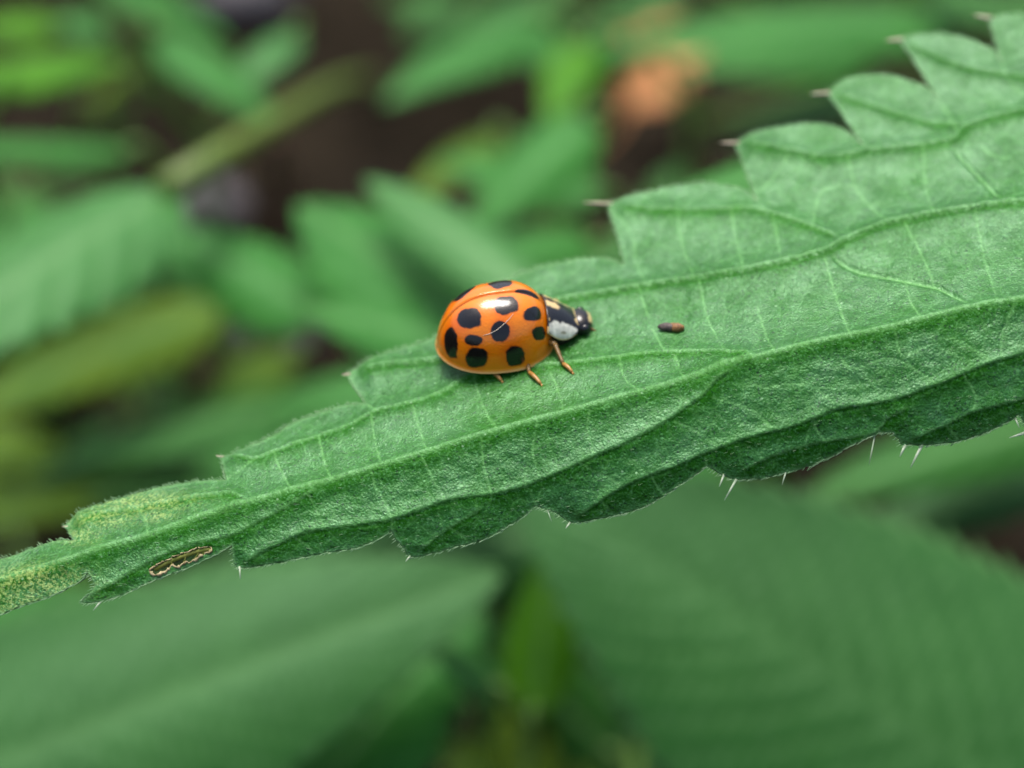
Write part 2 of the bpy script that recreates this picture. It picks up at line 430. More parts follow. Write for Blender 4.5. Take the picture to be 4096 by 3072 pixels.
# ---- small plants crowding the soil in and around the view
def small_plants():
    r = random.Random(5)
    gaps = [(760, 300, 210), (530, 30, 120), (290, 200, 110), (600, 730, 110), (1560, 300, 170), (2170, 1190, 110), (1420, 250, 200), (1680, 1090, 80), (590, 380, 140), (40, 215, 70), (470, 450, 110)]
    LB = {'mid': 'small low mid-green plant with a few blurred leaves just above dark soil', 'dark': 'small low dark green plant with a few blurred leaves just above dark soil',
          'olive': 'small low olive-yellow plant with a few blurred leaves just above dark soil'}
    spots = []
    for gy in range(-200, 1900, 150):
        for gx in range(-700, 3000, 210):
            x, y = gx + r.uniform(-80, 80), gy + r.uniform(-60, 60)
            if any(math.hypot(x - a, y - b) < rr + 130 for a, b, rr in gaps): continue
            hidden = (500 < y < 1300 and x > 700) or y > 1180                      # behind the sharp leaf or the large low ones
            if r.random() < (0.8 if hidden and -100 < x < 2300 else 0.45): continue
            spots.append((x, y))
    for x, y in spots:
        g = ground_v(x, y)
        key = r.choice(['mid', 'dark', 'dark', 'dark', 'olive'])
        h = r.uniform(0.4, 1.6); ls = []
        a0 = r.uniform(0, 6.28)
        for k in range(r.choice([3, 4])):
            a = a0 + k * 1.9 + r.uniform(-0.4, 0.4); L = r.uniform(0.7, 1.25)
            b = g + np.array([math.cos(a) * 0.25, math.sin(a) * 0.25, h + r.uniform(-0.1, 0.4)])
            ls.append((b, b + np.array([math.cos(a) * L, math.sin(a) * L, r.uniform(-0.3, 0.3)]), L * r.uniform(0.28, 0.4), key, K(nu=40, nv=7, teeth=8)))
        plant(LB[key], ls, foot=g, r=0.05, group='small %s plants close to the soil' % {'mid': 'mid-green', 'dark': 'dark green', 'olive': 'olive-yellow'}[key], name='low_plant')
small_plants()

# ------------------------------------------------------------------ the sharp nettle leaf
def cr2(pts, step):
    """resample a pixel polyline"""
    p = np.array(pts, float); seg = np.linalg.norm(np.diff(p, axis=0), axis=1); s = np.concatenate([[0], np.cumsum(seg)])
    n = max(2, int(s[-1] / step) + 1); q = np.linspace(0, s[-1], n)
    return np.stack([np.interp(q, s, p[:, 0]), np.interp(q, s, p[:, 1])], 1)
def cr2s(pts, n=10):
    c = curve_pts([np.array([p[0], p[1], 0.0]) for p in pts], (len(pts) - 1) * n + 1)
    return np.array(c)[:, :2]

MID = [(-520, 2462), (-250, 2400), (0, 2330), (127, 2296), (380, 2214), (633, 2144), (785, 2090), (994, 2024), (1266, 1950), (1522, 1875), (1756, 1805), (1996, 1732),
       (2250, 1666), (2440, 1612), (2700, 1546), (2803, 1511), (3040, 1437), (3276, 1378), (3466, 1342), (3682, 1288), (3885, 1241), (4096, 1203), (4600, 1110), (5200, 1020), (5900, 930)]
midp = cr2s(MID, 8)
def midy(x): return np.interp(x, midp[:, 0], midp[:, 1])

UP = [  # each tooth: smooth run from the notch before it, notch and tip
    [(-540, 2470), (-440, 2400), (-300, 2335), (-150, 2280), (0, 2243), (110, 2200), (220, 2165), (300, 2165)],
    [(256, 2106), (316, 2056), (443, 2011), (544, 1980), (671, 1945), (791, 1925), (905, 1923)],
    [(883, 1828), (949, 1812), (1076, 1752), (1171, 1695), (1266, 1657), (1340, 1632), (1400, 1618), (1465, 1621)],
    [(1382, 1495), (1490, 1444), (1572, 1406), (1640, 1388), (1740, 1352), (1860, 1290), (1965, 1290)],
    [(1900, 1222), (1960, 1165), (2069, 1099), (2126, 1077), (2210, 1056), (2354, 1033), (2440, 1036), (2500, 1063)],
    [(2431, 814), (2586, 771), (2714, 741), (2817, 733), (2911, 743), (2985, 765), (3031, 810)],
    [(2940, 572), (3057, 523), (3186, 501), (3297, 499), (3390, 530), (3456, 591)],
    [(3306, 369), (3400, 313), (3528, 300), (3640, 324), (3720, 358), (3751, 392)],
    [(3597, 154), (3700, 137), (3811, 141), (3914, 171), (3991, 214), (4008, 252)],
    [(3955, 72), (4025, 58), (4120, 60), (4230, 100), (4300, 150)],
    [(4240, -60), (4340, -80), (4460, -60), (4560, 0), (4620, 60)],
    [(4580, -130), (4700, -130), (4820, -80), (4900, 10), (4940, 90)],
    [(4920, -70), (5050, -40), (5160, 40), (5230, 150)],
    [(5220, 20), (5360, 90), (5470, 210), (5510, 320)],
    [(5520, 210), (5660, 340), (5740, 480), (5800, 640), (5870, 800), (5890, 900)],
]
LOW = [
    [(-540, 2470), (-420, 2490), (-250, 2500), (-100, 2482), (0, 2460), (95, 2424), (190, 2391), (266, 2356), (335, 2315), (350, 2288)],
    [(386, 2345), (326, 2413), (443, 2397), (538, 2360), (610, 2325), (700, 2292), (800, 2250), (886, 2208), (930, 2182)],
    [(930, 2222), (949, 2268), (1044, 2264), (1203, 2233), (1320, 2210), (1427, 2191), (1522, 2153), (1566, 2121)],
    [(1578, 2155), (1610, 2188), (1648, 2229), (1743, 2210), (1838, 2185), (1933, 2159), (1996, 2128), (2091, 2071), (2145, 2023)],
    [(2186, 2039), (2237, 2060), (2287, 2093), (2376, 2077), (2502, 2052), (2597, 2018), (2690, 1960), (2769, 1910), (2827, 1866)],
    [(2857, 1883), (2891, 1900), (2938, 1917), (3040, 1913), (3141, 1890), (3242, 1863), (3344, 1815), (3432, 1768), (3506, 1731)],
    [(3560, 1727), (3594, 1755), (3614, 1780), (3716, 1777), (3817, 1768), (3919, 1741), (4020, 1694), (4074, 1660)],
    [(4095, 1690), (4140, 1730), (4250, 1720), (4400, 1680), (4540, 1600)],
    [(4580, 1640), (4640, 1670), (4760, 1640), (4900, 1570), (5010, 1480)],
    [(5050, 1520), (5110, 1540), (5240, 1480), (5370, 1390), (5460, 1300)],
    [(5500, 1320), (5580, 1280), (5700, 1180), (5820, 1050), (5890, 940)],
]
def outline():
    pts = []
    for sgm in UP: pts += list(cr2s(sgm, 6))
    low = []
    for sgm in LOW: low += list(cr2s(sgm, 6)) if len(sgm) > 3 else sgm
    pts = pts + low[::-1]
    p = cr2(pts, 7.0)
    nz = np.array([[noise.noise((q[0] * 0.035, q[1] * 0.035, 0.0)), noise.noise((q[0] * 0.035, q[1] * 0.035, 7.0))] for q in p])
    nz2 = np.array([[noise.noise((q[0] * 0.11, q[1] * 0.11, 3.0)), noise.noise((q[0] * 0.11, q[1] * 0.11, 9.0))] for q in p])
    p = p + nz * 4.0 + nz2 * 3.0
    keep = [0]
    for i in range(1, len(p)):
        if np.linalg.norm(p[i] - p[keep[-1]]) > 3.5: keep.append(i)
    return p[keep]
OUT = outline()
HOLE = np.array([(602, 2281), (636, 2258), (681, 2236), (726, 2218), (783, 2197), (828, 2188), (850, 2190), (850, 2202), (816, 2220), (789, 2236), (765, 2248),
                 (738, 2252), (715, 2270), (690, 2262), (670, 2283), (640, 2296), (615, 2302)], float)

VEINS = [  # (points left to right, depth of the pleat in px, width of the pale line)
    (MID, 33, 6.0, 1),
    # far half
    ([(272, 2100), (380, 2068), (538, 2043), (760, 2005), (899, 1987), (960, 2003), (1010, 2020)], 11, 4.5, 1),
    ([(890, 1824), (975, 1838), (1025, 1845), (1108, 1815), (1234, 1771), (1400, 1714), (1509, 1655), (1617, 1632), (1775, 1584), (1838, 1546), (1901, 1514), (2100, 1485), (2313, 1460), (2440, 1446), (2600, 1425), (2820, 1421), (2960, 1430), (3040, 1437)], 17, 4.5, 1),
    ([(1420, 1497), (1553, 1474), (1743, 1458), (1900, 1420), (2060, 1310), (2200, 1232), (2286, 1207), (2450, 1182), (2586, 1157), (2757, 1134), (2971, 1097), (3186, 1054), (3314, 1018), (3383, 977), (3528, 917), (3657, 887), (3828, 857), (4096, 823), (4600, 800), (5200, 860), (5600, 920)], 19, 4.5, 1),
    ([(3320, 1020), (3360, 1055), (3443, 1088), (3588, 1114), (3743, 1148), (3828, 1191), (3888, 1240)], 6, 5, 0),
    ([(2450, 820), (2628, 846), (2800, 848), (2971, 840), (3057, 857), (3186, 896), (3314, 947), (3374, 985)], 11, 4, 1),
    ([(2950, 580), (3057, 593), (3186, 619), (3314, 640), (3486, 613), (3794, 578), (3871, 514), (4096, 454), (4500, 400), (5000, 520), (5300, 700)], 15, 4, 1),
    ([(3794, 588), (3828, 617), (3914, 703), (4025, 828)], 5, 4, 0),
    ([(3316, 372), (3480, 425), (3700, 492), (3865, 516)], 8, 4, 1),
    ([(3607, 158), (3750, 232), (3900, 282), (4020, 302), (4200, 330), (4500, 400)], 8, 4, 1),
    # near half
    ([(332, 2408), (405, 2360), (506, 2303), (633, 2233), (760, 2182), (924, 2144), (1013, 2100), (1139, 2037), (1241, 1980), (1300, 1945)], 14, 4.5, 1),
    ([(955, 2262), (987, 2246), (1044, 2207), (1139, 2163), (1234, 2125), (1400, 2102), (1566, 2075), (1680, 2039), (1806, 1995), (1965, 1974), (2091, 1944), (2186, 1906), (2376, 1824), (2534, 1754), (2661, 1685), (2701, 1660), (2816, 1579), (2870, 1525), (2960, 1468)], 20, 4.5, 1),
    ([(1654, 2220), (1743, 2147), (1838, 2084), (1914, 2039), (1945, 1995)], 9, 4, 1),
    ([(2291, 2080), (2376, 2014), (2471, 1951), (2566, 1906), (2700, 1860), (2816, 1809), (3006, 1741), (3141, 1707), (3276, 1660), (3344, 1633), (3547, 1600), (3716, 1545), (3851, 1491), (3953, 1450), (4096, 1408), (4300, 1330), (4500, 1230), (4650, 1105)], 20, 4.5, 1),
    ([(2938, 1903), (3006, 1856), (3107, 1815), (3209, 1782), (3344, 1755), (3493, 1728), (3547, 1673), (3614, 1633), (3625, 1590)], 11, 4, 1),
    ([(3622, 1772), (3696, 1728), (3784, 1694), (3885, 1646), (4096, 1590), (4400, 1500), (4700, 1350), (5000, 1060)], 13, 4, 1),
]
FINE = [
    [(2714, 850), (2720, 930), (2740, 1010), (2783, 1131)], [(2928, 850), (2945, 960), (2980, 1097)], [(3091, 870), (3110, 950), (3126, 1062)],
    [(2445, 830), (2534, 950), (2540, 1046), (2586, 1150)], [(3391, 635), (3434, 771), (3554, 908)], [(3691, 600), (3708, 771), (3734, 870)],
    [(3010, 780), (3080, 730), (3160, 620)], [(3250, 930), (3270, 800), (3320, 755), (3420, 746)], [(4008, 252), (4025, 309), (4096, 386), (4180, 440)],
    [(3031, 812), (3060, 858)], [(3456, 595), (3480, 612)], [(3751, 395), (3800, 480), (3830, 540)], [(1465, 1622), (1509, 1653)], [(905, 1925), (960, 1890), (1025, 1845)],
    [(3750, 1538), (3614, 1450), (3527, 1437), (3412, 1477), (3360, 1430)], [(3344, 1620), (3242, 1545), (3141, 1538), (3060, 1552), (2980, 1520)],
    [(3094, 1715), (2992, 1633), (2850, 1592)], [(2870, 1785), (2789, 1727), (2701, 1690)], [(3966, 1445), (3831, 1362), (3750, 1356), (3614, 1423), (3580, 1330)],
    [(2496, 1940), (2383, 1887), (2320, 1850)], [(1572, 2073), (1534, 1995), (1503, 1951), (1490, 1890)], [(1781, 1998), (1718, 1887), (1690, 1830)], [(1965, 1972), (1933, 1843), (1930, 1760)],
    [(1490, 1668), (1500, 1760), (1528, 1870)], [(1655, 1625), (1680, 1720), (1712, 1812)], [(1900, 1520), (1930, 1620), (1990, 1730)], [(2200, 1480), (2230, 1560), (2260, 1660)],
    [(2480, 1440), (2500, 1520), (2560, 1580)], [(2700, 1425), (2720, 1480), (2740, 1530)], [(2160, 1910), (2130, 1800), (2150, 1700)], [(2380, 1820), (2350, 1720), (2360, 1640)],
    [(1300, 2115), (1270, 2040), (1240, 1985)], [(1280, 1760), (1300, 1850), (1330, 1925)], [(1100, 1820), (1130, 1900), (1170, 1970)], [(760, 2010), (790, 2050), (800, 2080)],
    [(560, 2045), (590, 2100), (600, 2150)], [(2145, 2025), (2120, 1960), (2095, 1944)], [(1566, 2121), (1570, 2078)], [(2827, 1866), (2816, 1812)], [(3506, 1731), (3530, 1690)],
    [(3030, 1230), (3060, 1330), (3100, 1415)], [(2800, 1130), (2830, 1270), (2900, 1425)], [(3300, 1040), (3340, 1180), (3400, 1350)], [(3620, 1120), (3640, 1200), (3680, 1285)],
    [(2560, 1170), (2600, 1290), (2660, 1420)], [(3900, 850), (3930, 1000), (3990, 1220)], [(3620, 905), (3680, 1010), (3740, 1145)], [(3900, 560), (3960, 620), (4050, 640)],
    [(4000, 1445), (4010, 1330), (4060, 1215)], [(3850, 1495), (3900, 1580), (3890, 1640)], [(3250, 1670), (3270, 1730), (3300, 1765)], [(2600, 1895), (2640, 1960), (2660, 1985)],
    [(2400, 2000), (2440, 2040), (2450, 2062)], [(3780, 1697), (3820, 1740), (3830, 1765)], [(1180, 2150), (1240, 2190), (1250, 2225)], [(1800, 2110), (1860, 2150), (1870, 2175)],
]

PITS = [(3197, 722, 11, 9), (3558, 708, 11, 9), (3660, 724, 12, 10), (3092, 1176, 11, 9), (3822, 1015, 14, 8), (3700, 990, 9, 6), (2655, 1030, 9, 6), (2755, 1265, 9, 6), (2420, 1300, 7, 5), (3400, 1240, 8, 6),
        (3560, 1060, 8, 6), (3250, 1130, 8, 6), (2900, 1210, 7, 5), (3000, 1290, 8, 5), (3720, 1180, 8, 6), (3960, 640, 9, 7), (3850, 720, 8, 6), (3480, 800, 8, 6), (2300, 1560, 7, 5), (1650, 1690, 7, 5)]
def base_depth(px, py):
    """distance of the smooth blade: far half level, near half rolling down"""
    q = (midy(px) - py) * math.cos(0.25) * PX            # cm, positive above the midrib
    x = (px - 2048) * PX
    d = FOCUS - 0.03 * x + 0.0 * x * x * (x > 0) + 0.03 * np.minimum(x + 1.6, 0) ** 2
    far = np.tan(math.radians(51)) * q - 0.30 * np.maximum(q - 0.40, 0) ** 2
    r = np.minimum(-q, 0.62)
    near = -(np.tan(math.radians(20)) * r - 0.75 * r * r)
    return d + np.where(q > 0, far, near)
def to3(px, py, d):
    k = (d / FOCUS * PX)[:, None]
    return CAM + CF * d[:, None] + CR * ((px - 2048)[:, None] * k) + CU * ((1536 - py)[:, None] * k)
def surf(px, py):
    px, py = np.atleast_1d(np.asarray(px, float)), np.atleast_1d(np.asarray(py, float))
    P = to3(px, py, base_depth(px, py))
    a = to3(px + 6, py, base_depth(px + 6, py)) - to3(px - 6, py, base_depth(px - 6, py))
    b = to3(px, py - 6, base_depth(px, py - 6)) - to3(px, py + 6, base_depth(px, py + 6))
    n = np.cross(a, b); n /= np.linalg.norm(n, axis=1)[:, None]
    return P, n, a / np.linalg.norm(a, axis=1)[:, None]
def vein_field(px, py, pts, want='signed'):
    p = np.array(pts, float); best = np.full(len(px), 1e9); sg = np.ones(len(px)); tt = np.zeros(len(px))
    seg = np.diff(p, axis=0); ln = np.linalg.norm(seg, axis=1); cum = np.concatenate([[0], np.cumsum(ln)])
    for i in range(len(seg)):
        ux, uy = seg[i] / ln[i]
        dx, dy = px - p[i, 0], py - p[i, 1]
        t = np.clip(dx * ux + dy * uy, 0, ln[i])
        ex, ey = dx - t * ux, dy - t * uy
        d = np.hypot(ex, ey); c = ux * dy - uy * dx
        m = d < best
        best = np.where(m, d, best); sg = np.where(m, np.sign(c), sg); tt = np.where(m, cum[i] + t, tt)
    end = np.minimum(tt, cum[-1] - tt)
    return best, sg, end
def relief(px, py):
    h = np.zeros(len(px)); vn = np.zeros(len(px)); gl = np.zeros(len(px))
    wob = np.array([noise.noise((a * 0.012, b * 0.012, 2.0)) for a, b in zip(px, py)])
    for kv, (pts, a, wd, step) in enumerate(VEINS):
        a = a * (1.0 if kv == 0 else 1.6 if kv == 2 else 2.5 if kv <= 9 else 1.4)   # the far half is pleated more deeply
        pp = cr2s(pts, 5)
        d, s, e = vein_field(px, py, pp)
        tp = sstep(0, 70, e)
        if step:
            x = d * s + wob * 3
            # pleat: the blade rises to a lip above the vein and falls away steeply below it
            k = sstep(-4, 4, x)
            crest = np.exp(np.minimum(x, 0) / 42.0) * (1 - k) + (0.62 * np.exp(-np.maximum(x, 0) / 75.0) + 0.38 * np.exp(-np.maximum(x, 0) / 16.0)) * k
            h += tp * 0.9 * a * crest - tp * (0.22 if kv in (0, 2) or kv > 9 else 0.42) * a * np.exp(-((x - 7) / 7.5) ** 2)
            gl = np.maximum(gl, tp * np.where(x > 2, np.exp(-((x - 2) / (34.0 if 1 <= kv <= 9 else 55.0)) ** 2), np.exp(-((x - 2) / 3.0) ** 2)))  # shade just below each vein, imitated by a drop in gloss
            vn = np.maximum(vn, 0.6 * np.exp(-((x + 1) / wd) ** 2) * tp)
        else:
            h += -tp * a * np.exp(-(d / 10.0) ** 2); vn = np.maximum(vn, tp * np.exp(-(d / wd) ** 2))
    for pts in FINE:
        pp = cr2s(pts, 5); d, s, e = vein_field(px, py, pp)
        x = d + wob * 2
        h += -1.6 * np.exp(-(x / 7.0) ** 2) * sstep(-5, 25, e); vn = np.maximum(vn, 0.75 * np.exp(-(x / 3.2) ** 2))
    cell = np.array([noise.noise((a * 0.02, b * 0.03, 0.5)) * 3.4 + noise.noise((a * 0.06, b * 0.06, 3.5)) * 1.5 for a, b in zip(px, py)])
    for qx, qy, qr, qd in PITS:
        h += -qd * np.exp(-((px - qx) ** 2 + (py - qy) ** 2) / qr ** 2)
    return (h + cell) * PX, (vn, gl)
def inside(px, py, poly):
    r = np.zeros(len(px), bool); x0, y0 = poly[-1]
    for x1, y1 in poly:
        c = ((y1 > py) != (y0 > py))
        with np.errstate(divide='ignore', invalid='ignore'):
            xi = (x0 - x1) * (py - y1) / (y0 - y1 + 1e-12) + x1
        r ^= c & (px < xi); x0, y0 = x1, y1
    return r

def build_main():
    STEP = 8.0
    gx, gy = np.meshgrid(np.arange(-540, 5900, STEP), np.arange(-150, 2510, STEP))
    gx = gx.astype(float); gx[1::2] += STEP / 2
    P = np.stack([gx.ravel(), gy.ravel().astype(float)], 1)
    far_out = P[:, 0] > 4200
    keepc = ~far_out | ((np.arange(len(P)) % 3) == 0)
    P = P[keepc]; P += rng.uniform(-1.6, 1.6, P.shape)
    P = P[inside(P[:, 0], P[:, 1], OUT) & ~inside(P[:, 0], P[:, 1], HOLE)]
    # keep a small distance from the outlines
    cellset = {}
    B = np.vstack([OUT, HOLE])
    hole = cr2(np.vstack([HOLE, HOLE[:1]]), 6.0)[:-1]
    B = np.vstack([OUT, hole])
    for b in B: cellset.setdefault((int(b[0] // 8), int(b[1] // 8)), []).append(b)
    ok = []
    for i, p in enumerate(P):
        c = (int(p[0] // 8), int(p[1] // 8)); good = True
        for ox in (-1, 0, 1):
            for oy in (-1, 0, 1):
                for b in cellset.get((c[0] + ox, c[1] + oy), ()):
                    if (b[0] - p[0]) ** 2 + (b[1] - p[1]) ** 2 < 16: good = False
        if good: ok.append(i)
    P = P[ok]
    allp = np.vstack([OUT, hole, P]); no, nh = len(OUT), len(hole)
    edges = [(i, (i + 1) % no) for i in range(no)] + [(no + i, no + (i + 1) % nh) for i in range(nh)]
    vv, _, ff, _, _, _ = geometry.delaunay_2d_cdt([Vector(p) for p in allp], edges, [], 0, 1e-5)
    Q = np.array([(a.x, a.y) for a in vv]); T = np.array([f for f in ff if len(f) == 3])
    cen = Q[T].mean(axis=1)
    T = T[inside(cen[:, 0], cen[:, 1], OUT) & ~inside(cen[:, 0], cen[:, 1], hole)]
    # orient towards the camera (photograph y runs down)
    a, b, c = Q[T[:, 0]], Q[T[:, 1]], Q[T[:, 2]]
    area = (b[:, 0] - a[:, 0]) * (c[:, 1] - a[:, 1]) - (b[:, 1] - a[:, 1]) * (c[:, 0] - a[:, 0])
    T[area > 0] = T[area > 0][:, ::-1]
    used = np.unique(T); remap = -np.ones(len(Q), int); remap[used] = np.arange(len(used)); Q = Q[used]; T = remap[T]
    S, N, _ = surf(Q[:, 0], Q[:, 1])
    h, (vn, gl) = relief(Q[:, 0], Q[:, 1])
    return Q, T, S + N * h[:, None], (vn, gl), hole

HAIR = mat_simple('hair_pale', (0.36, 0.48, 0.32), (0.50, 0.60, 0.44), 30, 0.35, trans=0.3)
DOWN = mat_simple('down_pale', (0.16, 0.36, 0.14), (0.30, 0.50, 0.26), 30, 0.35, trans=0.3)
SPINE = mat_simple('tooth_point', (0.50, 0.42, 0.30), (0.62, 0.60, 0.42), 30, 0.4, trans=0.2)
RIM = mat_simple('dried_rim', (0.17, 0.14, 0.05), (0.42, 0.36, 0.20), 60, 0.7, bump=0.01)

def near_surface(px, py, lift=0.0):
    P, n, _ = surf(px, py); h, _ = relief(np.atleast_1d(np.asarray(px, float)), np.atleast_1d(np.asarray(py, float)))
    return P + n * (h + lift)[:, None], n

def main_leaf():
    Q, T, V, (vn, gl), hole = build_main()
    stem_top, _ = near_surface(5900, 930)
    stem_top = stem_top[0]
    foot = np.array([stem_top[0] + 2.2, stem_top[1] + 0.4, 0.0])
    rt = root('nettle_plant', foot)
    tag(rt, 'sharply focused green nettle leaf with toothed edges that the spotted ladybird walks on', 'plant')
    # attributes
    dist = np.full(len(Q), 99.0)
    for p in OUT[::1]:
        m = (abs(Q[:, 0] - p[0]) < 16) & (abs(Q[:, 1] - p[1]) < 16)
        dist[m] = np.minimum(dist[m], np.hypot(Q[m, 0] - p[0], Q[m, 1] - p[1]))
    edge = np.exp(-(dist / 7.0) ** 2)
    st = np.zeros(len(Q))
    for cx, cy, rx, ry, a in [(560, 2015, 200, 45, 0.9), (420, 2080, 130, 35, 0.8), (640, 2075, 70, 25, 0.7), (150, 2330, 190, 60, 0.9), (40, 2400, 190, 50, 0.8), (330, 2150, 80, 40, 0.6), (-200, 2400, 250, 70, 0.8)]:
        st = np.maximum(st, a * np.exp(-((Q[:, 0] - cx) / rx) ** 2 - ((Q[:, 1] - cy) / ry) ** 2))
    lfo = mesh_obj('leaf', V, T, mat_main_leaf(), rt, attrs={'vein': vn, 'edge': edge, 'stipple': st, 'vein_shade': gl})
    solid(lfo, 0.014); lfo['_o'] = [float(c) for c in foot]
    # petiole and stem out of the picture
    d = stem_top - near_surface(5600, 980)[0][0]; d /= np.linalg.norm(d)
    node = np.array([foot[0] + 0.1, foot[1], stem_top[2] + 0.2])
    pv, pf = tube(curve_pts([stem_top - d * 0.3, stem_top, stem_top * 0.5 + node * 0.5 + np.array([0, 0, 0.1]), node], 14), np.linspace(0.05, 0.09, 14), 10)
    mesh_obj('petiole', pv, pf, STALK, rt)
    sv, sf = tube(curve_pts([foot - np.array([0, 0, 0.5]), foot + np.array([0.15, 0, node[2] * 0.5]), node, node + np.array([-0.1, 0.1, 3])], 20), np.linspace(0.2, 0.12, 20), 10)
    mesh_obj('stem', sv, sf, STALK, rt)
    # dried rim and threads of the chewed hole
    hv, _ = near_surface(hole[:, 0], hole[:, 1], 0.0)
    hv = hv + np.array([[noise.noise((q[0] * 0.09, q[1] * 0.09, k)) for k in (1.0, 5.0, 9.0)] for q in hole]) * 0.008
    loop = list(hv) + [hv[0]]
    rad = [random.uniform(0.0012, 0.0034) + (0.006 if hole[i % len(hole)][1] > 2205 + (830 - hole[i % len(hole)][0]) * 0.28 else 0.0) * random.uniform(0.1, 1.1) for i in range(len(loop))]
    a, f = tube(loop, rad, 6)
    mesh_obj('chewed_hole_rim', a, f, RIM, lfo)
    TH = mat_simple('dried_tissue', (0.16, 0.22, 0.02), (0.26, 0.28, 0.05), 40, 0.6, trans=0.3)
    for (x0, y0, x1, y1) in [(690, 2232, 676, 2280), (742, 2212, 736, 2252), (800, 2193, 775, 2243), (820, 2190, 808, 2224)]:
        P, _ = near_surface(np.array([x0, (x0 + x1) / 2 + 4, x1]), np.array([y0, (y0 + y1) / 2, y1]), -0.006)
        a, f = tube(list(P), [0.006, 0.003, 0.005], 6); mesh_obj('leaf_shred', a, f, TH, lfo)
    P, _ = near_surface(np.linspace(620, 848, 14), np.interp(np.linspace(620, 848, 14), [602, 636, 681, 726, 783, 828, 850], [2285, 2262, 2240, 2222, 2202, 2192, 2194]) + 5, -0.01)
    a, f = tube(list(P), [0.010] * 14, 6); mesh_obj('torn_edge', a, f, TH, lfo)
    # points of the upper teeth
    for x0, y0, x1, y1, r in [(2440, 815, 2333, 810, .0085), (2950, 572, 2880, 571, .008), (3312, 372, 3240, 376, .009), (3603, 158, 3540, 162, .010), (3960, 73, 3895, 60, .010),
                              (1395, 1497, 1366, 1500, .006), (890, 1828, 862, 1822, .004), (264, 2106, 248, 2108, .004)]:
        P = to3(np.array([x0 + 8, (x0 + x1) / 2, x1], float), np.array([y0, (y0 + y1) / 2, y1], float), base_depth(np.array([x0], float), np.array([y0], float)).repeat(3))
        a, f = tube(list(P), [r, r * 0.75, r * 0.15], 8); mesh_obj('tooth_point', a, f, SPINE, lfo)
    # stinging hairs
    for x0, y0, x1, y1, r in [(3620, 1780, 3599, 1827, .0075), (3690, 1775, 3642, 1870, .008), (3500, 1738, 3476, 1859, .0035), (4110, 1728, 4038, 1751, .008), (2895, 1900, 2877, 1947, .006),
                              (2945, 1917, 2898, 2001, .0065), (3143, 1888, 3128, 1940, .0045), (958, 2266, 961, 2316, .005), (408, 2400, 372, 2443, .006), (2190, 2040, 2206, 2086, .003),
                              (2280, 2090, 2262, 2114, .005), (1640, 2225, 1622, 2246, .005), (4060, 1672, 4078, 1712, .005), (3594, 1750, 3570, 1730, .0035)]:
        d0 = base_depth(np.array([x0], float), np.array([y0], float))
        P = to3(np.array([x0, x0 * .5 + x1 * .5, x1], float), np.array([y0, y0 * .5 + y1 * .5, y1], float), np.array([d0[0], d0[0] - 0.01, d0[0] - 0.02]))
        a, f = tube(list(P), [r, r * 0.7, r * 0.2], 7); mesh_obj('stinging_hair', a, f, HAIR, lfo)
    # fine down: along the edge and scattered over the blade
    parts = []
    o2 = OUT[(OUT[:, 0] < 4250)]
    c = []
    for i in range(len(o2)):
        if random.random() < 0.75: c.append((o2[i], True))
    while len(c) < 3600:
        p = np.array([random.uniform(-300, 4200), random.uniform(0, 2480)])
        c.append((p, False))
    px = np.array([q[0][0] for q in c]); py = np.array([q[0][1] for q in c]); ed = np.array([q[1] for q in c])
    okm = ed | (inside(px, py, OUT) & ~inside(px, py, HOLE)); px, py, ed = px[okm], py[okm], ed[okm]
    P, n = near_surface(px, py)
    _, _, e1 = surf(px, py)
    for i in range(len(px)):
        side = np.cross(n[i], e1[i])
        if ed[i]:
            out = side * (1 if py[i] < midy(px[i]) else -1)
            dirv = -e1[i] * random.uniform(0.5, 1.3) + out * random.uniform(0.2, 0.8) + n[i] * random.uniform(0.0, 0.7); L = random.uniform(0.012, 0.026); r = 0.0022
        else:
            dirv = -e1[i] * random.uniform(0.6, 1.3) + side * random.uniform(-0.3, 0.3) + n[i] * random.uniform(0.25, 0.8); L = random.uniform(0.012, 0.028); r = 0.0010
        dirv /= np.linalg.norm(dirv)
        a, f = tube([P[i], P[i] + dirv * L * 0.6, P[i] + dirv * L + (-n[i]) * L * 0.12], [r, r * 0.8, r * 0.2], 3, False)
        parts.append((a, f))
    a, f = merge(parts)
    dn = mesh_obj('fine_down', a, f, DOWN, lfo); tag(dn, kind='stuff')
    return lfo
main_leaf()

# ------------------------------------------------------------------ ladybird
def vcol_mat(name, rough, coat, bump=0.0, coat_rough=0.04, sss=0.0):
    m = M(name)
    m.set(Base_Color=m.attr('col').outputs['Color'], Roughness=rough, Coat_Weight=coat, Coat_Roughness=coat_rough, Coat_IOR=1.5, Specular_IOR_Level=0.1)
    if bump: m.set(Normal=m.bump(m.noise(90, 3).outputs[0], 0.5, bump), Coat_Normal=m.bump(m.noise(55, 4, 0.65).outputs[0], 0.5, bump * 0.35))
    return m.m

